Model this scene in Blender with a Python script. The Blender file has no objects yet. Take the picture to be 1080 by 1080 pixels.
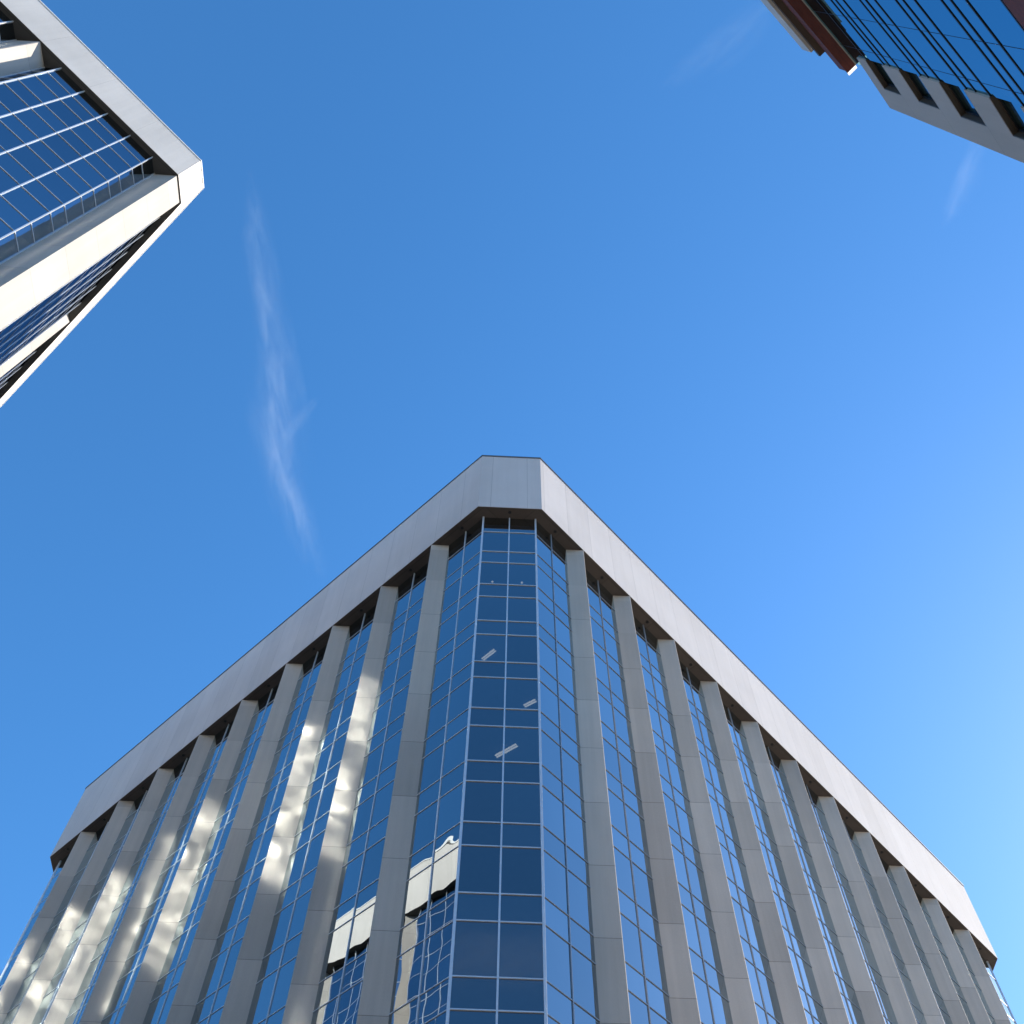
import bpy, bmesh, math, random
from mathutils import Vector, Matrix

R = math.radians
scene = bpy.context.scene
COL = scene.collection
rnd = random.Random(7)

# ------------------------------------------------------------------ camera
EYE = 1.6
F_PX, PITCH, ROLL = 1107.18, 1.0848, 0.0212        # focal length for a 1080 px wide picture
cp, sp, cr, sr = math.cos(PITCH), math.sin(PITCH), math.cos(ROLL), math.sin(ROLL)
fw = Vector((0, cp, sp)); up0 = Vector((0, -sp, cp)); rt0 = Vector((1, 0, 0))
rt = rt0 * cr + up0 * sr
up = up0 * cr - rt0 * sr
cam_data = bpy.data.cameras.new("camera")
cam_data.sensor_fit = 'HORIZONTAL'
cam_data.sensor_width = 36.0
cam_data.lens = 36.0 * F_PX / 1080.0
cam_data.clip_start = 0.05
cam_data.clip_end = 30000
cam = bpy.data.objects.new("camera", cam_data)
COL.objects.link(cam)
cam.matrix_world = Matrix(((rt.x, up.x, -fw.x, 0), (rt.y, up.y, -fw.y, 0), (rt.z, up.z, -fw.z, EYE), (0, 0, 0, 1)))
scene.camera = cam

# ------------------------------------------------------------------ light
SUN_AZ, SUN_EL = R(55.0), R(29.8)                   # azimuth clockwise from +Y
SKY_STRENGTH, SUN_STRENGTH, EXPOSURE = 0.15, 5.0, 1.15
world = bpy.data.worlds.new("World")
scene.world = world
world.use_nodes = True
wn, wl = world.node_tree.nodes, world.node_tree.links
wn.clear()
sky = wn.new('ShaderNodeTexSky')
sky.sky_type = 'NISHITA'
sky.sun_disc = False
sky.sun_elevation = SUN_EL
sky.sun_rotation = SUN_AZ
sky.altitude = 200
sky.air_density = 1.0
sky.dust_density = 0.3
sky.ozone_density = 6.0
hs = wn.new('ShaderNodeHueSaturation')
hs.inputs['Saturation'].default_value = 1.20
hs.inputs['Hue'].default_value = 0.4985
gm_ = wn.new('ShaderNodeGamma')
gm_.inputs['Gamma'].default_value = 0.9
bg = wn.new('ShaderNodeBackground')
bg.inputs['Strength'].default_value = SKY_STRENGTH
wo = wn.new('ShaderNodeOutputWorld')
wl.new(sky.outputs[0], gm_.inputs['Color'])
wl.new(gm_.outputs[0], hs.inputs['Color'])
wl.new(hs.outputs[0], bg.inputs[0])
wl.new(bg.outputs[0], wo.inputs[0])

sun_data = bpy.data.lights.new("sun", 'SUN')
sun_data.energy = SUN_STRENGTH
sun_data.angle = R(0.53)
sun_data.color = (1.0, 0.91, 0.78)
sun = bpy.data.objects.new("sun", sun_data)
COL.objects.link(sun)
sdir = Vector((math.sin(SUN_AZ) * math.cos(SUN_EL), math.cos(SUN_AZ) * math.cos(SUN_EL), math.sin(SUN_EL)))
sun.rotation_euler = sdir.to_track_quat('Z', 'Y').to_euler()
sun.location = sdir * 200

vs = scene.view_settings
vs.view_transform = 'Standard'
vs.look = 'None'
vs.exposure = EXPOSURE
vs.gamma = 1.0
vs.use_curve_mapping = False
cy = scene.cycles
cy.max_bounces = 8
cy.diffuse_bounces = 4
cy.glossy_bounces = 5
cy.transparent_max_bounces = 12
cy.caustics_reflective = True
cy.blur_glossy = 0.0                                # keep the sunlight thrown back by the tower's panes crisp
cy.sample_clamp_indirect = 0.0
cy.use_guiding = True
cy.use_surface_guiding = True
cy.surface_guiding_probability = 0.6
cy.guiding_training_samples = 128
cy.use_adaptive_sampling = False
cy.volume_bounces = 1
cy.volume_step_rate = 0.2
cy.volume_max_steps = 256

# ------------------------------------------------------------------ node helpers
def new_mat(name):
    m = bpy.data.materials.new(name)
    m.use_nodes = True
    m.node_tree.nodes.clear()
    return m, m.node_tree.nodes, m.node_tree.links

class NT:
    """small wrapper that chains math nodes"""
    def __init__(s, nodes, links): s.n, s.l = nodes, links
    def put(s, sock, v):
        if isinstance(v, bpy.types.NodeSocket): s.l.new(v, sock)
        else: sock.default_value = v
    def math(s, op, a, b=0.0, clamp=False):
        x = s.n.new('ShaderNodeMath'); x.operation = op; x.use_clamp = clamp
        s.put(x.inputs[0], a); s.put(x.inputs[1], b); return x.outputs[0]
    def noise(s, vec, scale, detail=3.0, rough=0.5, dist=0.0):
        x = s.n.new('ShaderNodeTexNoise')
        if vec is not None: s.l.new(vec, x.inputs['Vector'])
        x.inputs['Scale'].default_value = scale; x.inputs['Detail'].default_value = detail
        x.inputs['Roughness'].default_value = rough; x.inputs['Distortion'].default_value = dist
        return x.outputs['Fac']
    def ramp(s, v, a, b, c, d):
        x = s.n.new('ShaderNodeMapRange'); s.put(x.inputs[0], v)
        for i, k in enumerate((a, b, c, d)): x.inputs[1 + i].default_value = k
        return x.outputs[0]
    def mapping(s, vec, scale):
        x = s.n.new('ShaderNodeMapping'); s.l.new(vec, x.inputs[0]); x.inputs['Scale'].default_value = scale
        return x.outputs[0]
    def scale_color(s, col, fac):
        x = s.n.new('ShaderNodeVectorMath'); x.operation = 'SCALE'
        s.put(x.inputs[0], col); s.put(x.inputs['Scale'], fac); return x.outputs[0]

def stone_mat(name, col, pu, pv, ou=0.0, ov=0.0, joint=0.014, jitter=0.10, rough=0.75, bump=0.25, spec=0.35, vmax=1e4, stain=0.92):
    """precast panels: UV is in metres, joints every pu / pv metres"""
    m, n, l = new_mat(name)
    t = NT(n, l)
    uv = n.new('ShaderNodeUVMap')
    geo = n.new('ShaderNodeNewGeometry')
    sep = n.new('ShaderNodeSeparateXYZ'); l.new(uv.outputs[0], sep.inputs[0])
    def joints(c, p, o):
        q = t.math('DIVIDE', t.math('SUBTRACT', c, o), p)
        f = t.math('FRACT', q)
        dist = t.math('MULTIPLY', t.math('MINIMUM', f, t.math('SUBTRACT', 1.0, f)), p)
        return t.math('FLOOR', q), t.ramp(dist, joint * 0.6, joint * 1.4, 1.0, 0.0)
    iu, ju = joints(sep.outputs[0], pu, ou)
    iv, jv = joints(sep.outputs[1], pv, ov)
    jv = t.math('MULTIPLY', jv, t.math('LESS_THAN', sep.outputs[1], vmax))
    j = t.math('MAXIMUM', ju, jv)
    cmb = n.new('ShaderNodeCombineXYZ'); l.new(iu, cmb.inputs[0]); l.new(iv, cmb.inputs[1])
    oi = n.new('ShaderNodeObjectInfo'); l.new(oi.outputs['Random'], cmb.inputs[2])
    wnz = n.new('ShaderNodeTexWhiteNoise'); l.new(cmb.outputs[0], wnz.inputs['Vector'])
    pan = t.ramp(wnz.outputs['Value'], 0, 1, 1 - jitter, 1 + jitter)
    pos = geo.outputs['Position']
    big = t.ramp(t.noise(pos, 0.22, 4, 0.55), 0.25, 0.75, 0.93, 1.06)
    streak = t.ramp(t.noise(t.mapping(pos, (2.2, 2.2, 0.09)), 1.0, 4, 0.6), 0.3, 0.75, 1.03, stain)
    fine = t.ramp(t.noise(pos, 26.0, 3, 0.7), 0.3, 0.7, 0.95, 1.05)
    f = t.math('MULTIPLY', t.math('MULTIPLY', pan, big), t.math('MULTIPLY', streak, fine))
    f = t.math('MULTIPLY', f, t.math('SUBTRACT', 1.0, t.math('MULTIPLY', j, 0.55)))
    base = t.scale_color(col, f)
    p = n.new('ShaderNodeBsdfPrincipled')
    l.new(base, p.inputs['Base Color'])
    p.inputs['Roughness'].default_value = rough
    p.inputs['Specular IOR Level'].default_value = spec
    b = n.new('ShaderNodeBump'); b.inputs['Strength'].default_value = bump; b.inputs['Distance'].default_value = 0.02
    l.new(t.math('SUBTRACT', t.math('MULTIPLY', t.noise(pos, 40.0, 3, 0.7), 0.12), t.math('MULTIPLY', j, 0.8)), b.inputs['Height'])
    l.new(b.outputs[0], p.inputs['Normal'])
    o = n.new('ShaderNodeOutputMaterial'); l.new(p.outputs[0], o.inputs[0])
    return m

def brick_mat(name):
    m, n, l = new_mat(name)
    t = NT(n, l)
    uv = n.new('ShaderNodeUVMap')
    bt = n.new('ShaderNodeTexBrick'); l.new(uv.outputs[0], bt.inputs['Vector'])
    bt.inputs['Scale'].default_value = 1.0
    bt.inputs['Brick Width'].default_value = 0.21; bt.inputs['Row Height'].default_value = 0.075
    bt.inputs['Mortar Size'].default_value = 0.006
    bt.inputs['Color1'].default_value = (0.19, 0.045, 0.032, 1); bt.inputs['Color2'].default_value = (0.14, 0.033, 0.025, 1)
    bt.inputs['Mortar'].default_value = (0.11, 0.055, 0.05, 1)
    p = n.new('ShaderNodeBsdfPrincipled'); p.inputs['Roughness'].default_value = 0.85
    l.new(bt.outputs['Color'], p.inputs['Base Color'])
    b = n.new('ShaderNodeBump'); b.inputs['Strength'].default_value = 0.4; b.inputs['Distance'].default_value = 0.008
    b.invert = True
    l.new(bt.outputs['Fac'], b.inputs['Height']); l.new(b.outputs[0], p.inputs['Normal'])
    o = n.new('ShaderNodeOutputMaterial'); l.new(p.outputs[0], o.inputs[0])
    return m

def plain_mat(name, col, rough=0.5, metal=0.0, var=0.06, scale=3.0, spec=0.5):
    m, n, l = new_mat(name)
    t = NT(n, l)
    geo = n.new('ShaderNodeNewGeometry')
    f = t.ramp(t.noise(geo.outputs['Position'], scale, 4, 0.6), 0.25, 0.75, 1 - var, 1 + var)
    p = n.new('ShaderNodeBsdfPrincipled')
    l.new(t.scale_color(col, f), p.inputs['Base Color'])
    p.inputs['Roughness'].default_value = rough; p.inputs['Metallic'].default_value = metal
    p.inputs['Specular IOR Level'].default_value = spec
    o = n.new('ShaderNodeOutputMaterial'); l.new(p.outputs[0], o.inputs[0])
    return m

def glass_mat(name, refl, edge, trans, wave=0.002, wscale=0.7, rough=0.0, power=4.0, pane_var=0.09):
    """coated solar glass: a tinted mirror that also lets a little light through"""
    m, n, l = new_mat(name)
    t = NT(n, l)
    geo = n.new('ShaderNodeNewGeometry')
    oi = n.new('ShaderNodeObjectInfo')
    off = n.new('ShaderNodeVectorMath'); off.operation = 'ADD'
    l.new(geo.outputs['Position'], off.inputs[0])
    b = n.new('ShaderNodeBump'); b.inputs['Strength'].default_value = 1.0; b.inputs['Distance'].default_value = wave
    l.new(t.noise(off.outputs[0], wscale, 1.0, 0.4), b.inputs['Height'])
    lw = n.new('ShaderNodeLayerWeight'); lw.inputs['Blend'].default_value = 0.5
    f5 = t.math('POWER', lw.outputs['Facing'], power)
    mx = n.new('ShaderNodeMix'); mx.data_type = 'RGBA'
    l.new(f5, mx.inputs[0])
    mx.inputs[6].default_value = (*refl, 1); mx.inputs[7].default_value = (*edge, 1)
    uv = n.new('ShaderNodeUVMap')                    # every pane carries one random number: slightly different coatings
    su = n.new('ShaderNodeSeparateXYZ'); l.new(uv.outputs[0], su.inputs[0])
    pv = t.ramp(su.outputs[0], 0.0, 1.0, 1.0 - pane_var, 1.0 + pane_var * 0.6)
    g = n.new('ShaderNodeBsdfGlossy'); g.inputs['Roughness'].default_value = rough
    l.new(t.scale_color(mx.outputs[2], pv), g.inputs['Color']); l.new(b.outputs[0], g.inputs['Normal'])
    tr = n.new('ShaderNodeBsdfTransparent')
    l.new(t.scale_color(trans, t.math('SUBTRACT', 1.0, f5)), tr.inputs['Color'])
    ad = n.new('ShaderNodeAddShader'); l.new(g.outputs[0], ad.inputs[0]); l.new(tr.outputs[0], ad.inputs[1])
    o = n.new('ShaderNodeOutputMaterial'); l.new(ad.outputs[0], o.inputs[0])
    return m

def lamp_mat(name, col, s):
    m, n, l = new_mat(name)
    e = n.new('ShaderNodeEmission'); e.inputs[0].default_value = (*col, 1); e.inputs[1].default_value = s
    o = n.new('ShaderNodeOutputMaterial'); l.new(e.outputs[0], o.inputs[0])
    return m

# ------------------------------------------------------------------ mesh helpers
class MB:
    def __init__(s): s.v, s.f, s.uv, s.sm = [], [], [], []
    def poly(s, pts, uvs=None, smooth=False):
        i = len(s.v)
        s.v += [tuple(p) for p in pts]
        s.f.append(list(range(i, i + len(pts))))
        s.uv.append(uvs or [(p[0], p[1]) for p in pts])
        s.sm.append(smooth)
    def grid(s, rows, smooth=True, tint=0.5):
        i = len(s.v); h, w = len(rows), len(rows[0])
        for r in rows: s.v += [tuple(p) for p in r]
        for a in range(h - 1):
            for b in range(w - 1):
                s.f.append([i + a * w + b, i + a * w + b + 1, i + (a + 1) * w + b + 1, i + (a + 1) * w + b])
                s.uv.append([(tint, tint)] * 4); s.sm.append(smooth)
    def prism(s, plan, z0, z1, caps=(True, True), u0=0.0):
        """plan: counter-clockwise outline seen from above"""
        u = u0
        n = len(plan)
        for k in range(n):
            a, b = plan[k], plan[(k + 1) % n]
            L = math.hypot(b[0] - a[0], b[1] - a[1])
            s.poly([(a[0], a[1], z0), (b[0], b[1], z0), (b[0], b[1], z1), (a[0], a[1], z1)],
                   [(u, z0), (u + L, z0), (u + L, z1), (u, z1)])
            u += L
        if caps[0]: s.poly([(p[0], p[1], z0) for p in reversed(plan)])
        if caps[1]: s.poly([(p[0], p[1], z1) for p in plan])
    def beam(s, a, b, nrm, w, d0, d1):
        """bar from a to b, width w, standing from d0 to d1 along the normal nrm"""
        a, b, nrm = Vector(a), Vector(b), Vector(nrm)
        t = (b - a).normalized(); q = nrm.cross(t).normalized() * (w / 2)
        c = []
        for e in (a, b):
            c.append([e - q + nrm * d0, e + q + nrm * d0, e + q + nrm * d1, e - q + nrm * d1])
        L = (b - a).length
        for k in range(4):
            k2 = (k + 1) % 4
            s.poly([c[0][k], c[0][k2], c[1][k2], c[1][k]], [(0, 0), (w, 0), (w, L), (0, L)])
        s.poly([c[0][3], c[0][2], c[0][1], c[0][0]]); s.poly(c[1])
    def ring(s, outer, inner, z0, z1):
        """closed band between two outlines with the same number of corners"""
        n = len(outer); u = 0.0
        for k in range(n):
            k2 = (k + 1) % n
            a, b, c, d = outer[k], outer[k2], inner[k2], inner[k]
            L = math.hypot(b[0] - a[0], b[1] - a[1])
            s.poly([(*a, z0), (*b, z0), (*b, z1), (*a, z1)], [(u, z0), (u + L, z0), (u + L, z1), (u, z1)])
            s.poly([(*c, z0), (*d, z0), (*d, z1), (*c, z1)], [(u + L, z0), (u, z0), (u, z1), (u + L, z1)])
            s.poly([(*a, z1), (*b, z1), (*c, z1), (*d, z1)]); s.poly([(*d, z0), (*c, z0), (*b, z0), (*a, z0)])
            u += L
    def build(s, name, mat, parent=None, fix=True):
        me = bpy.data.meshes.new(name)
        me.from_pydata(s.v, [], s.f)
        lay = me.uv_layers.new(name="UVMap")
        flat = [c for f in s.uv for p in f for c in p]
        lay.data.foreach_set("uv", flat)
        me.polygons.foreach_set("use_smooth", s.sm)
        me.materials.append(mat)
        if fix:
            bm = bmesh.new(); bm.from_mesh(me)
            bmesh.ops.remove_doubles(bm, verts=bm.verts, dist=1e-5)
            bmesh.ops.recalc_face_normals(bm, faces=bm.faces)
            bm.to_mesh(me); bm.free()
        o = bpy.data.objects.new(name, me)
        COL.objects.link(o)
        if parent: o.parent = parent
        return o

def tag(o, label=None, cat=None, group=None, kind=None):
    if label: o['label'] = label
    if cat: o['category'] = cat
    if group: o['group'] = group
    if kind: o['kind'] = kind
    return o

def empty(name, loc, rz=0.0):
    o = bpy.data.objects.new(name, None)
    COL.objects.link(o)
    o.location = loc; o.rotation_euler = (0, 0, rz)
    o.empty_display_size = 3
    return o

def glazing(p, q, rows, ncol, parent, gm, mm, name="window_strip", vw=0.06, vd=0.06, hw=0.05, hd=0.045,
            ends=(True, True), end_w=None, pillow=0.002, tilt=0.0025, fine_above=20.0, sub=4, ztop_cap=None, bright_rows=None):
    """one strip of panes between plan points p and q (outward normal to the right of p->q), rows = list of z"""
    P, Q = Vector((*p, 0)), Vector((*q, 0))
    t = (Q - P); L = t.length; t.normalize()
    nrm = Vector((t.y, -t.x, 0))
    g = MB()
    cols = [L * k / ncol for k in range(ncol + 1)]
    for a in range(len(rows) - 1):
        z0, z1 = rows[a], rows[a + 1]
        for b in range(ncol):
            u0, u1 = cols[b], cols[b + 1]
            amp = rnd.gauss(0, pillow); tx = rnd.gauss(0, tilt) * (u1 - u0) * .5; tz = rnd.gauss(0, tilt) * (z1 - z0) * .5
            n = sub if z1 > fine_above else 1
            g.grid([[P + t * (u0 + (u1 - u0) * i / n) + Vector((0, 0, z0 + (z1 - z0) * j / n)) +
                     nrm * (amp * (1 - (2 * i / n - 1) ** 2) * (1 - (2 * j / n - 1) ** 2) + tx * (2 * i / n - 1) + tz * (2 * j / n - 1))
                     for i in range(n + 1)] for j in range(n + 1)], tint=rnd.random())
    go = g.build(name, gm, parent, fix=False)
    m = MB()
    zt, zb = rows[-1], rows[0]
    for k, u in enumerate(cols):
        end = k in (0, ncol)
        if end and not ends[0 if k == 0 else 1]: continue
        w = (end_w if end and end_w else vw)
        a = P + t * u
        m.beam(a + Vector((0, 0, zb)), a + Vector((0, 0, zt)), nrm, w, -0.08, vd + (0.012 if end else 0))
    for i, z in enumerate(rows[:-1]):
        w = hw
        m.beam(P + Vector((0, 0, z)), Q + Vector((0, 0, z)), nrm, w, -0.07, hd)
    m.build("mullion_grid", mm, go)
    return go

def cyl(mb, c, r, z0, z1, n=14):
    mb.prism([(c[0] + r * math.cos(2 * math.pi * k / n), c[1] + r * math.sin(2 * math.pi * k / n)) for k in range(n)], z0, z1)

# ------------------------------------------------------------------ materials
M_pil = stone_mat("pilaster_stone", (0.515, 0.445, 0.38), 50.0, 3.9, 25.0, 53.3 + EYE, joint=0.014, jitter=0.13, vmax=54.0 + EYE, stain=0.90)
M_fas = stone_mat("parapet_stone", (0.59, 0.54, 0.515), 2.45, 20.0, 0.3, -5.0, joint=0.008, jitter=0.04, spec=0.12, rough=0.9, stain=0.965)
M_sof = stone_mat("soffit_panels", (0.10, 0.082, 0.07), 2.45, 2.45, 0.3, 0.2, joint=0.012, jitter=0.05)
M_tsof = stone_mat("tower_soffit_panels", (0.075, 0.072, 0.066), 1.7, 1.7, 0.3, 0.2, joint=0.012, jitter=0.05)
M_tow = stone_mat("tower_stone", (0.38, 0.355, 0.325), 50.0, 4.0, 25.0, 61.3 + EYE, joint=0.010, jitter=0.05, spec=0.15)
M_towf = stone_mat("tower_parapet_stone", (0.60, 0.565, 0.525), 3.4, 20.0, 0.3, -5.0, joint=0.004, jitter=0.02, spec=0.15)
M_rst = stone_mat("grey_stone", (0.47, 0.41, 0.355), 50.0, 3.9, 0.0, 36.3 + EYE, joint=0.008, jitter=0.03)
M_brick = brick_mat("red_brick")
M_alu = plain_mat("aluminium_mullion", (0.70, 0.72, 0.75), 0.35, 0.35)
M_alu_side = plain_mat("backlit_mullion", (0.33, 0.35, 0.38), 0.4, 0.35)  # same aluminium, darker: the right front's backlit shade is put into its colour
M_alu_bright = plain_mat("bright_aluminium_fin", (0.80, 0.82, 0.84), 0.30, 0.55)
M_coping = plain_mat("coping_metal", (0.16, 0.155, 0.16), 0.45, 0.6)
M_dark = plain_mat("dark_bronze_frame", (0.012, 0.012, 0.014), 0.4, 0.4)
M_bronze = plain_mat("bronze_reveal", (0.10, 0.075, 0.055), 0.5, 0.3)
M_black = plain_mat("black_downlight", (0.012, 0.012, 0.012), 0.5)
M_roof = plain_mat("roof_gravel", (0.30, 0.29, 0.28), 0.9)
M_slab = plain_mat("ceiling_tile", (0.45, 0.45, 0.44), 0.9)
M_core = plain_mat("inner_wall", (0.25, 0.24, 0.23), 0.9)
M_white = plain_mat("white_painted_steel", (0.78, 0.78, 0.76), 0.45)
M_lamp = lamp_mat("fluorescent_tube", (1.0, 0.86, 0.62), 1.15)
G_main = glass_mat("blue_glass", (0.172, 0.165, 0.168), (0.79, 0.95, 1.0), (0.10, 0.12, 0.15), wave=0.006, wscale=0.5, power=2.0)
G_tower = glass_mat("tower_blue_glass", (0.47, 0.555, 0.61), (0.09, 0.13, 0.19), (0.05, 0.06, 0.08), wave=0.012, wscale=0.5, rough=0.06, power=2.0)
G_right = glass_mat("curtain_glass", (0.18, 0.40, 0.50), (0.25, 0.52, 0.62), (0.03, 0.04, 0.05), wave=0.003, wscale=0.3, pane_var=0.0)

# ------------------------------------------------------------------ the street grid
RZ = R(90) - 0.76                                   # local x runs along the right-hand street, local y along the left-hand one
ORG = Vector((-0.0841, 30.1817, 0.0))
ROT = Matrix.Rotation(RZ, 3, 'Z')
def at(x, y, z=0.0): return ORG + ROT @ Vector((x, y, z))

# ground, roads and pavements
def sheet(name, plan, z0, z1, mat, label, cat):
    mb = MB(); mb.prism(plan, z0, z1)
    o = mb.build(name, mat); o.location = at(0, 0); o.rotation_euler = (0, 0, RZ)
    return tag(o, label, cat, kind='structure')
M_asph = plain_mat("asphalt", (0.055, 0.055, 0.058), 0.9, var=0.2, scale=1.5)
M_pave = plain_mat("concrete_pavement", (0.24, 0.21, 0.18), 0.85, var=0.12, scale=0.8)
M_ground = plain_mat("city_ground", (0.16, 0.145, 0.125), 0.95, var=0.2, scale=0.02)
gm = MB(); gm.poly([(-6000, -6000, -0.004), (6000, -6000, -0.004), (6000, 6000, -0.004), (-6000, 6000, -0.004)])
tag(gm.build("ground", M_ground, fix=False), "wide pale city ground around the three office buildings", "ground", kind='structure')
sheet("road", [(-19, -400), (-7, -400), (-7, 400), (-19, 400)], -0.3, 0.0, M_asph, "asphalt street between the stone block and the tower", "road")
sheet("pavement", [(-7, -5), (90, -5), (90, 80), (-7, 80)], -0.3, 0.13, M_pave, "pavement slab round the stone office block", "pavement")
sheet("pavement", [(-90, -3), (-19, -3), (-19, 80), (-90, 80)], -0.3, 0.13, M_pave, "pavement slab round the tall tower", "pavement")
sheet("pavement", [(-7, -90), (90, -90), (90, -20), (-7, -20)], -0.3, 0.13, M_pave, "pavement slab before the brick and glass building", "pavement")

# ------------------------------------------------------------------ main office block
HS, FH, CH, GD = 61.758 + EYE, 7.883, 2.989, 0.857
LX, LY = 61.39 + CH, 50.69 + CH                     # outer lengths along x (right front) and y (left front)
main = empty("office_building", at(0, 0), RZ)
tag(main, "stone office block in the middle with ribbed fronts, cut corner and deep plain parapet", "office building")

def chamfered(x0, y0, x1, y1, c):
    return [(x0 + c, y0), (x1 - c, y0), (x1, y0 + c), (x1, y1 - c), (x1 - c, y1), (x0 + c, y1), (x0, y1 - c), (x0, y0 + c)]
outer = chamfered(0, 0, LX, LY, CH)
WC = 2.445
glassp = chamfered(GD, GD, LX - GD, LY - GD, WC)
inner = chamfered(0.45, 0.45, LX - 0.45, LY - 0.45, CH - 0.18)

par = MB(); par.ring(outer, inner, HS, HS + FH)
par.build("parapet", M_fas, main)
def grow(o): return chamfered(-o, -o, LX + o, LY + o, CH + o * 0.6)
cop = MB(); cop.ring(grow(0.05), chamfered(0.5, 0.5, LX - 0.5, LY - 0.5, CH - 0.2), HS + FH + 0.003, HS + FH + 0.14)
cop.build("coping", M_coping, main)
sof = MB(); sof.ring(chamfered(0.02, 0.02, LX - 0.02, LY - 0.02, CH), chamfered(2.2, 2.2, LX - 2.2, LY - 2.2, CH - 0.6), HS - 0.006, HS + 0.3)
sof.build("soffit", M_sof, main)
rf = MB(); rf.prism(chamfered(0.46, 0.46, LX - 0.46, LY - 0.46, CH - 0.2), HS + FH - 1.2, HS + FH - 0.9)
rf.build("roof", M_roof, main)

# rows of glass: a 2.53 m vision pane above a 1.37 m spandrel pane, 3.9 m storeys
ROW0 = 59.80 + EYE
rows = [HS + 0.006]
z = ROW0
while z > 1.0:
    rows += [z, z - 2.53]; z -= 3.9
rows = sorted(r for r in rows if r > 0.4); rows[0] = 0.15

tipsL = [7.355 + 4.898 * k for k in range(9)]
tipsR = [7.249 + 4.9437 * k for k in range(11)]
HW = 0.835                                          # half width of a rib at the glass line
def pilaster(tip, axis):
    mb = MB()
    e = 0.018
    if axis == 'y':
        plan = [(GD + 0.03, tip - HW - .03), (GD + 0.03, tip + HW + .03), (0.022, tip + e), (0.022, tip - e)]
        plan = plan[::-1][::-1]
    else:
        plan = [(tip - e, 0.022), (tip + e, 0.022), (tip + HW + .03, GD + 0.03), (tip - HW - .03, GD + 0.03)]
    # unrolled so that each slanting face carries its own panels
    mb.prism(plan, 0.13, HS + 0.004, u0=0.0)
    return mb.build("pilaster", M_pil, main)
for tp in tipsL: pilaster(tp, 'y')
for tp in tipsR: pilaster(tp, 'x')

gk = dict(pillow=0.0016, tilt=0.0012)
# cut corner
glazing((GD, GD + WC), (GD + WC, GD), rows, 2, main, G_main, M_alu, vw=0.075, end_w=0.105, **gk)
# left front: outward normal -x, so run with decreasing y
edgesL = [GD + WC] + [v for tp in tipsL for v in (tp - HW, tp + HW)] + [LY - GD - WC]
for k in range(0, len(edgesL), 2):
    glazing((GD, edgesL[k + 1]), (GD, edgesL[k]), rows, 2, main, G_main, M_alu, vw=0.05, hw=0.036, vd=0.05, hd=0.03, ends=(k == len(edgesL) - 2, k == 0), end_w=0.06, **gk)
edgesR = [GD + WC] + [v for tp in tipsR for v in (tp - HW, tp + HW)] + [LX - GD - WC]
for k in range(0, len(edgesR), 2):
    glazing((edgesR[k], GD), (edgesR[k + 1], GD), rows, 2, main, G_main, M_alu_side, vw=0.05, hw=0.04, vd=0.05, hd=0.035, ends=(k == 0, k == len(edgesR) - 2), end_w=0.06, **gk)
# far cut corners
glazing((GD + WC, LY - GD), (GD, LY - GD - WC), rows, 2, main, G_main, M_alu, end_w=0.105, **gk)
glazing((LX - GD - WC, GD), (LX - GD, GD + WC), rows, 2, main, G_main, M_alu, end_w=0.105, **gk)
# rear fronts, plain stone
rw = MB(); rw.prism([(GD + WC, LY - GD - 0.3), (LX - GD - WC, LY - GD - 0.3), (LX - GD - WC, LY - GD), (GD + WC, LY - GD)], 0.13, HS)
rw.build("rear_wall", M_pil, main)
rw = MB(); rw.prism([(LX - GD - 0.3, GD + WC), (LX - GD, GD + WC), (LX - GD, LY - GD), (LX - GD - 0.3, LY - GD - WC)], 0.13, HS)
rw.build("rear_wall", M_pil, main)

# inside: floors, core
def inset(o): return chamfered(GD + o, GD + o, LX - GD - o, LY - GD - o, WC - o * 0.6)
z = ROW0
while z > 3:
    mb = MB(); mb.prism(inset(0.16), z + 0.03, z + 1.30)
    mb.build("floor_slab", M_slab, main)
    z -= 3.9
mb = MB(); mb.prism([(9, 9), (LX - 9, 9), (LX - 9, LY - 9), (9, LY - 9)], 0.13, HS - 0.1); mb.build("core_wall", M_core, main)

# soffit downlights, one in each bay
def downlight(x, y):
    mb = MB(); cyl(mb, (x, y), 0.11, HS - 0.04, HS + 0.10)
    mb.build("downlight", M_black, main)
mids = lambda e: [(e[k] + e[k + 1]) / 2 for k in range(0, len(e), 2)]
for m_ in mids(edgesL): downlight(0.47, m_)
for m_ in mids(edgesR): downlight(m_, 0.47)
downlight(CH / 2 + 0.24, CH / 2 + 0.24)

# ceiling strip lights seen through the corner glass (world positions found from the rays through them)
def ceiling_hit(p, storey):
    zc = ROW0 - 3.9 * storey + 0.02
    d = rt * ((p[0] - 540) / F_PX) - up * ((p[1] - 540) / F_PX) + fw
    k = (zc - EYE) / d.z
    return ROT.transposed() @ (Vector((d.x * k, d.y * k, zc)) - ORG)
def ceiling_light(px0, px1, storey, tubes=2, w=0.075):
    a, b = ceiling_hit(px0, storey), ceiling_hit(px1, storey)
    q = (b - a).normalized().cross(Vector((0, 0, 1)))
    hb = MB(); hb.beam(a - (b - a) * 0.03, b + (b - a) * 0.03, (0, 0, -1), 0.26, -0.01, 0.035)
    o = hb.build("ceiling_light", M_slab, main)
    for k in range(tubes):
        e = q * ((k - (tubes - 1) / 2) * 0.13)
        mb = MB(); mb.beam(a + e, b + e, (0, 0, -1), w, 0.036, 0.075)
        mb.build("tube", M_lamp, o)
ceiling_light((509, 695), (522, 685), 3)
ceiling_light((553, 744), (565, 738), 4)
ceiling_light((523, 797), (545, 785), 5)
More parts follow.
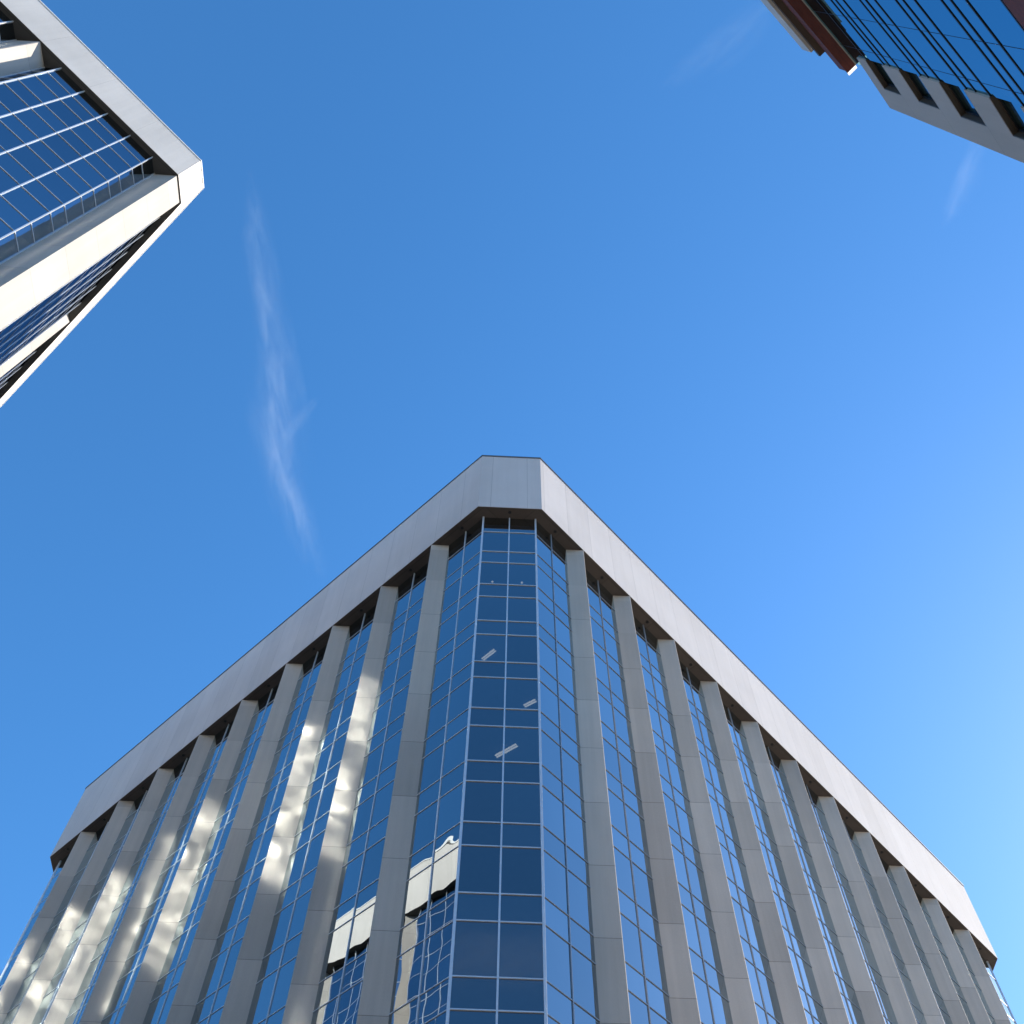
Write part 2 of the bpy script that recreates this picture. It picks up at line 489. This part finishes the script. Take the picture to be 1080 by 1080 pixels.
def spot(px, storey):
    c = ceiling_hit(px, storey)
    mb = MB(); cyl(mb, c, 0.09, c.z - 0.05, c.z + 0.005)
    o = mb.build("recessed_spot", M_white, main)
    mb = MB(); cyl(mb, c, 0.07, c.z - 0.065, c.z - 0.052); mb.build("lens", M_lamp, o)
spot((519.3, 613.0), 1); spot((550.4, 614.0), 1)

# ------------------------------------------------------------------ tall tower on the left
TW, TS, TC = 26.233, 3.006, 1.23
TH, TFH = 67.319 + EYE, 5.03
tower = empty("office_tower", at(-TW, TS), RZ)
tag(tower, "tall white stone tower at upper left with projecting blue glass bays and sunlit cut corner", "office tower")
P1, B1, S1, N1 = 10.29, 6.87, 2.99, 3               # front facing -y (runs along -x)
P2, B2, S2, N2 = 11.56, 8.26, 2.89, 4               # front facing +x (runs along +y)
TLX = S1 * 2 + P1 * (N1 - 1) + B1
TLY = S2 * 2 + P2 * (N2 - 1) + B2
def tch(o, c):                                      # outline shrunk by o
    return [(x - TLX, y) for x, y in chamfered(o, o, TLX - o, TLY - o, c)]
par = MB(); par.ring(tch(0, TC), tch(0.45, TC - 0.18), TH, TH + TFH)
par.build("parapet", M_towf, tower)
cop = MB(); cop.ring(tch(-0.05, TC + 0.03), tch(0.5, TC - 0.2), TH + TFH + 0.003, TH + TFH + 0.14)
cop.build("coping", M_white, tower)
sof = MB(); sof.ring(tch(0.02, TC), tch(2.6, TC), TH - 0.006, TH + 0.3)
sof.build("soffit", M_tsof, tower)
rf = MB(); rf.prism(tch(0.46, TC - 0.18), TH + TFH - 1.2, TH + TFH - 0.9); rf.build("roof", M_roof, tower)
trow = [TH + 0.006]
z = 65.28 + EYE
while z > 1.0:
    trow += [z, z - 1.76]; z -= 4.0
trow = sorted(r for r in trow if r > 0.4); trow[0] = 0.15
D0, D1 = 0.40, 1.07
tk = dict(pillow=0.0033, tilt=0.0022, vw=0.056, hw=0.04, fine_above=40.0)
rk = dict(pillow=0.002, tilt=0.001, vw=0.06, vd=0.05, hw=0.05, hd=0.035, fine_above=60.0)
for k in range(N1):
    a, b = S1 + P1 * k, S1 + P1 * k + B1
    glazing((-b, D0), (-a, D0), trow, 4, tower, G_tower, M_alu_bright, name="window_bay", vd=0.07, hd=0.035, **tk)
    glazing((-b - 0.68, D1), (-b, D0), trow, 1, tower, G_tower, M_alu_bright, name="bay_return", ends=(True, False), **rk)
    glazing((-a, D0), (-a + 0.68, D1), trow, 1, tower, G_tower, M_alu_bright, name="bay_return", ends=(False, True), **rk)
for k in range(N2):
    a, b = S2 + P2 * k, S2 + P2 * k + B2
    glazing((-D0, a), (-D0, b), trow, 5, tower, G_tower, M_alu_bright, name="window_bay", vd=0.035, hd=0.02, **tk)
    glazing((-D1, a - 0.68), (-D0, a), trow, 1, tower, G_tower, M_alu_bright, name="bay_return", ends=(True, False), **rk)
    glazing((-D0, b), (-D1, b + 0.68), trow, 1, tower, G_tower, M_alu_bright, name="bay_return", ends=(False, True), **rk)
def pier(plan):
    mb = MB(); mb.prism(plan, 0.13, TH + 0.004); return mb.build("pier", M_tow, tower)
for k in range(N1 - 1):
    c = S1 + P1 * k + B1 + (P1 - B1) / 2; h = (P1 - B1) / 2 - 0.66; e = 0.03
    pier([(-c - e, 0.10), (-c + e, 0.10), (-c + h, D1 + 0.03), (-c - h, D1 + 0.03)])
for k in range(N2 - 1):
    c = S2 + P2 * k + B2 + (P2 - B2) / 2; h = (P2 - B2) / 2 - 0.66; e = 0.03
    pier([(-D1 - 0.03, c - h), (-0.10, c - e), (-0.10, c + e), (-D1 - 0.03, c + h)])
def corner_pier(fx, fy):
    pts = [(TC + 0.03, 0.12), (0.12, TC + 0.03), (D1 + 0.03, TC + D1 + 0.01), (TC + D1 + 0.01, D1 + 0.03)]
    pl = [(-fx(p[0]), fy(p[1])) for p in pts]
    ar = sum(pl[i][0] * pl[(i + 1) % 4][1] - pl[(i + 1) % 4][0] * pl[i][1] for i in range(4))
    pier(pl if ar > 0 else pl[::-1])
corner_pier(lambda v: v, lambda v: v)
corner_pier(lambda v: TLX - v, lambda v: v)
corner_pier(lambda v: v, lambda v: TLY - v)
bw = MB(); bw.prism([(-TLX + 0.5, D1 + 1.3), (-TLX + 1.0, D1 + 1.3), (-TLX + 1.0, TLY - 0.5), (-TLX + 0.5, TLY - 0.5)], 0.13, TH); bw.build("rear_wall", M_tow, tower)
bw = MB(); bw.prism([(-TLX + 1.0, TLY - 1.0), (-2.4, TLY - 1.0), (-2.4, TLY - 0.5), (-TLX + 1.0, TLY - 0.5)], 0.13, TH); bw.build("rear_wall", M_tow, tower)
z = 65.28 + EYE
while z > 3:
    mb = MB(); mb.prism([(-TLX + 1.5, D1 + 0.15), (-D1 - 0.15, D1 + 0.15), (-D1 - 0.15, TLY - 1.5), (-TLX + 1.5, TLY - 1.5)], z - 1.7, z - 0.05)
    mb.build("floor_slab", M_slab, tower)
    z -= 4.0
mb = MB(); mb.prism([(-TLX + 6, 6), (-6, 6), (-6, TLY - 6), (-TLX + 6, TLY - 6)], 0.13, TH - 0.1); mb.build("core_wall", M_core, tower)

# ------------------------------------------------------------------ brick and glass building on the right
CUR, STR = R(90 - 47.6), R(90 - 42.3)
rb = empty("glass_building", (12.7177, 3.1319, 0), CUR)   # local -x along the curtain wall, +y out to the street
tag(rb, "blue curtain wall building at upper right with dark red cornice and notched grey stone edge", "office building")
ST = STR - CUR
def sd(a, o=0.0):                                    # point a metres along the stone strip, o metres out
    return (a * math.cos(ST) - o * math.sin(ST), a * math.sin(ST) + o * math.cos(ST))
RH = 44.8 + EYE                                      # soffit of the cornice, where the glass stops
PH = 43.45 + EYE                                     # top of the stone strip
H0 = 42.31 + EYE
REC = -0.06
ZB = 23.9 + EYE
lines = []
for k in range(0, 5):
    h = H0 - 3.9 * k
    lines += [h, h - 2.15, h - 2.85]
lines = [v for v in lines if v > ZB + 0.5]
zs = sorted(lines + [RH, ZB])
xs = [0.0] + [-0.5 - 1.72 * k for k in range(0, 15)]
gl = MB()
for i in range(len(zs) - 1):
    for j in range(len(xs) - 1):
        a, b = xs[j + 1], xs[j]
        tz = rnd.gauss(0, 0.001); tx = rnd.gauss(0, 0.001)
        gl.poly([(a, REC + tx, zs[i]), (b, REC - tx, zs[i]), (b, REC - tx + tz, zs[i + 1]), (a, REC + tx + tz, zs[i + 1])])
gl.poly([(0.0, REC, PH - 0.4), (0.54, REC, PH - 0.4), (0.54, REC, RH), (0.0, REC, RH)])
cw = gl.build("curtain_wall", G_right, rb, fix=False)
fr = MB()
for v in lines: fr.beam((xs[-1], REC, v), (-0.003, REC, v), (0, 1, 0), 0.065, -0.05, 0.022)
fr.build("transom", M_dark, cw)
jt = MB()
for x in xs[1:]: jt.beam((x, REC, zs[0]), (x, REC, zs[-1]), (0, 1, 0), 0.016, -0.02, 0.005)
jt.build("glass_joint", M_dark, cw)
# stone strip with an opening on every storey (teeth reach the curtain wall)
W_, OPW = 2.38, 1.33
stp = MB()
TK = 0.34
def strip_block(a0, a1, z0, z1):
    stp.prism([sd(a0, -TK), sd(a1, -TK), sd(a1, 0), sd(a0, 0)], z0, z1)
strip_block(OPW, W_, ZB - 20, PH)
z_hi = PH
for k in range(0, 12):
    top = H0 - 3.9 * k
    if top < ZB - 18: break
    strip_block(0.0, OPW - 0.0005, top, z_hi); z_hi = top - 2.05
strip_block(0.0, OPW - 0.0005, ZB - 20, z_hi)
so = stp.build("stone_pier", M_rst, rb)
for k in range(0, 6):
    top = H0 - 3.9 * k
    m_ = MB()
    a0_, b = 0.002, OPW - 0.003
    z0, z1 = top - 2.047, top - 0.003
    def fbar(a0, a1, q0, q1, d0=-0.33, d1=-0.012): m_.prism([sd(a0, d0), sd(a1, d0), sd(a1, d1), sd(a0, d1)], q0, q1)
    fbar(a0_, b, z1 - 0.04, z1); fbar(b - 0.04, b, z0, z1 - 0.041); fbar(a0_, b - 0.041, z0, z0 + 0.03)
    fr_ = m_.build("window_reveal", M_bronze, rb)
    m2 = MB()
    def gbar(a0, a1, q0, q1): m2.prism([sd(a0, -0.29), sd(a1, -0.29), sd(a1, -0.17), sd(a0, -0.17)], q0, q1)
    gbar(a0_, b - 0.042, z1 - 0.13, z1 - 0.042); gbar(b - 0.13, b - 0.042, z0 + 0.032, z1 - 0.131)
    m2.build("window_frame", M_dark, fr_)
    g2 = MB(); p0, p1 = sd(0.003, -0.20), sd(b - 0.10, -0.20)
    g2.poly([(*p0, z0 + .031), (*p1, z0 + .031), (*p1, z1 - .1), (*p0, z1 - .1)])
    g2.build("window_pane", G_right, fr_, fix=False)
# body behind
mb = MB(); mb.prism([(-26, -22), (1.2, -22), (1.2, -0.85), (-26, -0.85)], 0.13, RH - 0.02); mb.build("body_wall", M_rst, rb)
mb = MB(); mb.prism([(-26, -0.84), (-0.2, -0.84), (-0.2, 0.12), (-26, 0.12)], 0.13, ZB - 0.05); mb.build("brick_wall", M_brick, rb)
# cornice: brick soffit that overhangs the glass, and the upper grey stone tier
def slab(name, x1, y0, y1, z0, z1, mat):
    mb = MB(); mb.prism([(-26, y0), (x1, y0), (x1, y1), (-26, y1)], z0, z1); return mb.build(name, mat, rb)
slab("head_trim", 0.545, -0.12, -0.015, RH + 0.004, RH + 0.30, M_rst)
slab("brick_cornice", 0.54, -0.013, 0.385, RH, RH + 0.10, M_brick)
slab("brick_upstand", 0.50, -0.6, 0.36, RH + 0.305, RH + 1.2, M_brick)
slab("cornice_gap", -0.42, -0.5, 0.60, RH + 1.203, RH + 1.5, M_bronze)
slab("stone_cornice", -0.72, -0.5, 0.72, RH + 1.503, RH + 3.0, M_towf)
mb = MB()                                            # bevelled white end cap that catches the sun
for y in (-0.013, 0.385):
    q = [(0.541, y, RH + 0.002), (0.70, y, RH + 0.13), (0.541, y, RH + 0.13)]
    mb.poly(q if y > 0 else q[::-1])
mb.poly([(0.541, -0.013, RH + 0.002), (0.70, -0.013, RH + 0.13), (0.70, 0.385, RH + 0.13), (0.541, 0.385, RH + 0.002)])
mb.poly([(0.541, -0.013, RH + 0.13), (0.541, 0.385, RH + 0.13), (0.70, 0.385, RH + 0.13), (0.70, -0.013, RH + 0.13)])
mb.poly([(0.541, -0.013, RH + 0.002), (0.541, 0.385, RH + 0.002), (0.541, 0.385, RH + 0.13), (0.541, -0.013, RH + 0.13)])
mb.build("cornice_end", M_white, rb)

# ------------------------------------------------------------------ thin cirrus, 4 km up
CLOUD_H = 4000.0
def sky_point(px):
    d = rt * ((px[0] - 540) / F_PX) - up * ((px[1] - 540) / F_PX) + fw
    return d * (CLOUD_H / d.z) + Vector((0, 0, EYE))
def dir_point(az, el):
    k = CLOUD_H / math.tan(R(el))
    return Vector((math.sin(R(az)) * k, math.cos(R(az)) * k, CLOUD_H))
def wisp(name, pts, ws, dens, seed, parent=None, thick=0.55):
    """a streamer of thin ice cloud: a rounded hull that follows the points; the density inside falls off from the
    middle line and breaks into fibres"""
    base = (pts[0] + pts[-1]) / 2
    ax = (pts[-1] - pts[0]); ax.z = 0; ang = math.atan2(ax.y, ax.x) - R(90)     # local y runs along the streamer
    rot = Matrix.Rotation(-ang, 3, 'Z')
    loc = [rot @ (p - base) for p in pts]
    N, K = 48, 20
    def interp(t, vals):
        ys = [p.y for p in loc]; y = ys[0] + (ys[-1] - ys[0]) * t
        for a in range(len(ys) - 1):
            if y <= ys[a + 1] + 1e-6 or a == len(ys) - 2:
                f = (y - ys[a]) / (ys[a + 1] - ys[a]); f = f * f * (3 - 2 * f) if vals is ws else f
                return vals[a] + (vals[a + 1] - vals[a]) * max(0, min(1, f))
    xv = [p.x for p in loc]
    y0, y1 = loc[0].y, loc[-1].y
    mb = MB(); rings = []
    for i in range(N + 1):
        t = i / N; cx, w = interp(t, xv), interp(t, ws) * 1.35
        rings.append([(cx + w * math.cos(2 * math.pi * k / K), y0 + (y1 - y0) * t, w * thick * math.sin(2 * math.pi * k / K)) for k in range(K)])
    for i in range(N):
        for k in range(K):
            k2 = (k + 1) % K
            mb.poly([rings[i][k], rings[i + 1][k], rings[i + 1][k2]]); mb.poly([rings[i][k], rings[i + 1][k2], rings[i][k2]])
    mb.poly(rings[0]); mb.poly(rings[-1][::-1])
    m, n, l = new_mat(name + "_vapour")
    t = NT(n, l)
    tc = n.new('ShaderNodeTexCoord')
    sp_ = n.new('ShaderNodeSeparateXYZ'); l.new(tc.outputs['Object'], sp_.inputs[0])
    tt = t.ramp(sp_.outputs[1], y0, y1, 0.0, 1.0)
    def curve(vals):
        lo, hi = min(vals), max(vals)
        fc = n.new('ShaderNodeFloatCurve'); c = fc.mapping.curves[0]
        q = [(k / 12, (interp(k / 12, vals) - lo) / max(1e-6, hi - lo)) for k in range(13)]
        c.points[0].location = q[0]; c.points[1].location = q[-1]
        for a in q[1:-1]: c.points.new(*a)
        fc.mapping.update(); l.new(tt, fc.inputs['Value'])
        return t.math('ADD', t.math('MULTIPLY', fc.outputs[0], hi - lo), lo)
    w = curve(ws)
    mp = n.new('ShaderNodeMapping'); l.new(tc.outputs['Object'], mp.inputs[0])
    mp.inputs['Location'].default_value = (seed, seed * 2, 0); mp.inputs['Scale'].default_value = (0.016, 0.0035, 0.012)
    warp = t.math('MULTIPLY', t.math('SUBTRACT', t.noise(mp.outputs[0], 0.6, 2.0, 0.5), 0.5), t.math('MULTIPLY', w, 1.6))
    dx = t.math('DIVIDE', t.math('ADD', t.math('SUBTRACT', sp_.outputs[0], curve(xv)), warp), w)
    dz = t.math('DIVIDE', sp_.outputs[2], t.math('MULTIPLY', w, thick))
    r2 = t.math('ADD', t.math('MULTIPLY', dx, dx), t.math('MULTIPLY', dz, dz))
    fall = t.math('EXPONENT', t.math('MULTIPLY', r2, -2.2))
    nz = t.ramp(t.noise(mp.outputs[0], 1.6, 6.0, 0.65, 0.6), 0.34, 0.78, 0.0, 1.0)
    ends = t.math('MULTIPLY', t.ramp(tt, 0.0, 0.15, 0.0, 1.0), t.ramp(tt, 0.80, 1.0, 1.0, 0.0))
    d = t.math('MULTIPLY', t.math('MULTIPLY', fall, nz), t.math('MULTIPLY', ends, dens))
    v = n.new('ShaderNodeVolumePrincipled')
    v.inputs['Color'].default_value = (1, 1, 1, 1); v.inputs['Anisotropy'].default_value = 0.2
    l.new(d, v.inputs['Density'])
    o = n.new('ShaderNodeOutputMaterial'); l.new(v.outputs[0], o.inputs['Volume'])
    ob = mb.build(name, m, None)
    bm = bmesh.new(); bm.from_mesh(ob.data)
    r_ = bmesh.ops.convex_hull(bm, input=bm.verts)
    bmesh.ops.delete(bm, geom=[g_ for g_ in r_['geom_interior'] + r_['geom_unused'] if isinstance(g_, bmesh.types.BMVert)], context='VERTS')
    hull_ = set(e_ for e_ in r_['geom'] if isinstance(e_, bmesh.types.BMFace))
    bmesh.ops.delete(bm, geom=[f_ for f_ in bm.faces if f_ not in hull_], context='FACES')
    bmesh.ops.recalc_face_normals(bm, faces=bm.faces)
    bm.to_mesh(ob.data); bm.free()
    ob.location = base; ob.rotation_euler = (0, 0, ang)
    if parent:
        ob.location = Matrix.Rotation(-parent.rotation_euler.z, 3, 'Z') @ (base - parent.location)
        ob.rotation_euler = (0, 0, ang - parent.rotation_euler.z); ob.parent = parent
    return ob
def px_wisp(name, path, dens, seed, parent=None):
    pts = [sky_point(p) for p in path]
    return wisp(name, pts, [p[2] / F_PX * q.length for p, q in zip(path, pts)], dens, seed, parent)
c1 = px_wisp("cirrus_cloud", [(262, 165, 3), (267, 210, 9), (271, 250, 13), (279, 300, 16), (288, 350, 17), (292, 390, 20), (291, 430, 25), (292, 470, 24),
                              (299, 505, 20), (309, 535, 17), (320, 565, 16), (334, 595, 13), (343, 612, 6)], 0.0029, 3.0)
tag(c1, "long white wisp of high cirrus in the open sky left of centre", "cloud")
px_wisp("side_wisp", [(336, 416, 2), (327, 428, 6), (316, 444, 9), (306, 460, 8), (300, 474, 3)], 0.0030, 5.0, c1)
c2 = px_wisp("cirrus_cloud", [(1036, 132, 3), (1028, 160, 9), (1020, 188, 12), (1008, 214, 11), (992, 246, 3)], 0.0026, 9.0)
tag(c2, "short very faint cloud streak just below the notched stone edge at upper right", "cloud")
c3 = px_wisp("cirrus_cloud", [(690, 100, 4), (725, 76, 13), (762, 50, 17), (792, 24, 16), (812, -2, 12), (826, -24, 4)], 0.0010, 14.0)
tag(c3, "barely visible feathery cloud near the top edge, left of the dark red cornice", "cloud")
pts_ = [dir_point(a, e) for a, e in ((150, 43), (162, 41), (174, 39.5), (186, 39), (198, 38))]
c4 = wisp("cirrus_cloud", pts_, [60, 230, 300, 260, 80], 0.0008, 21.0)
tag(c4, "thin cloud veil seen only as a pale reflection in the lowest corner panes", "cloud")
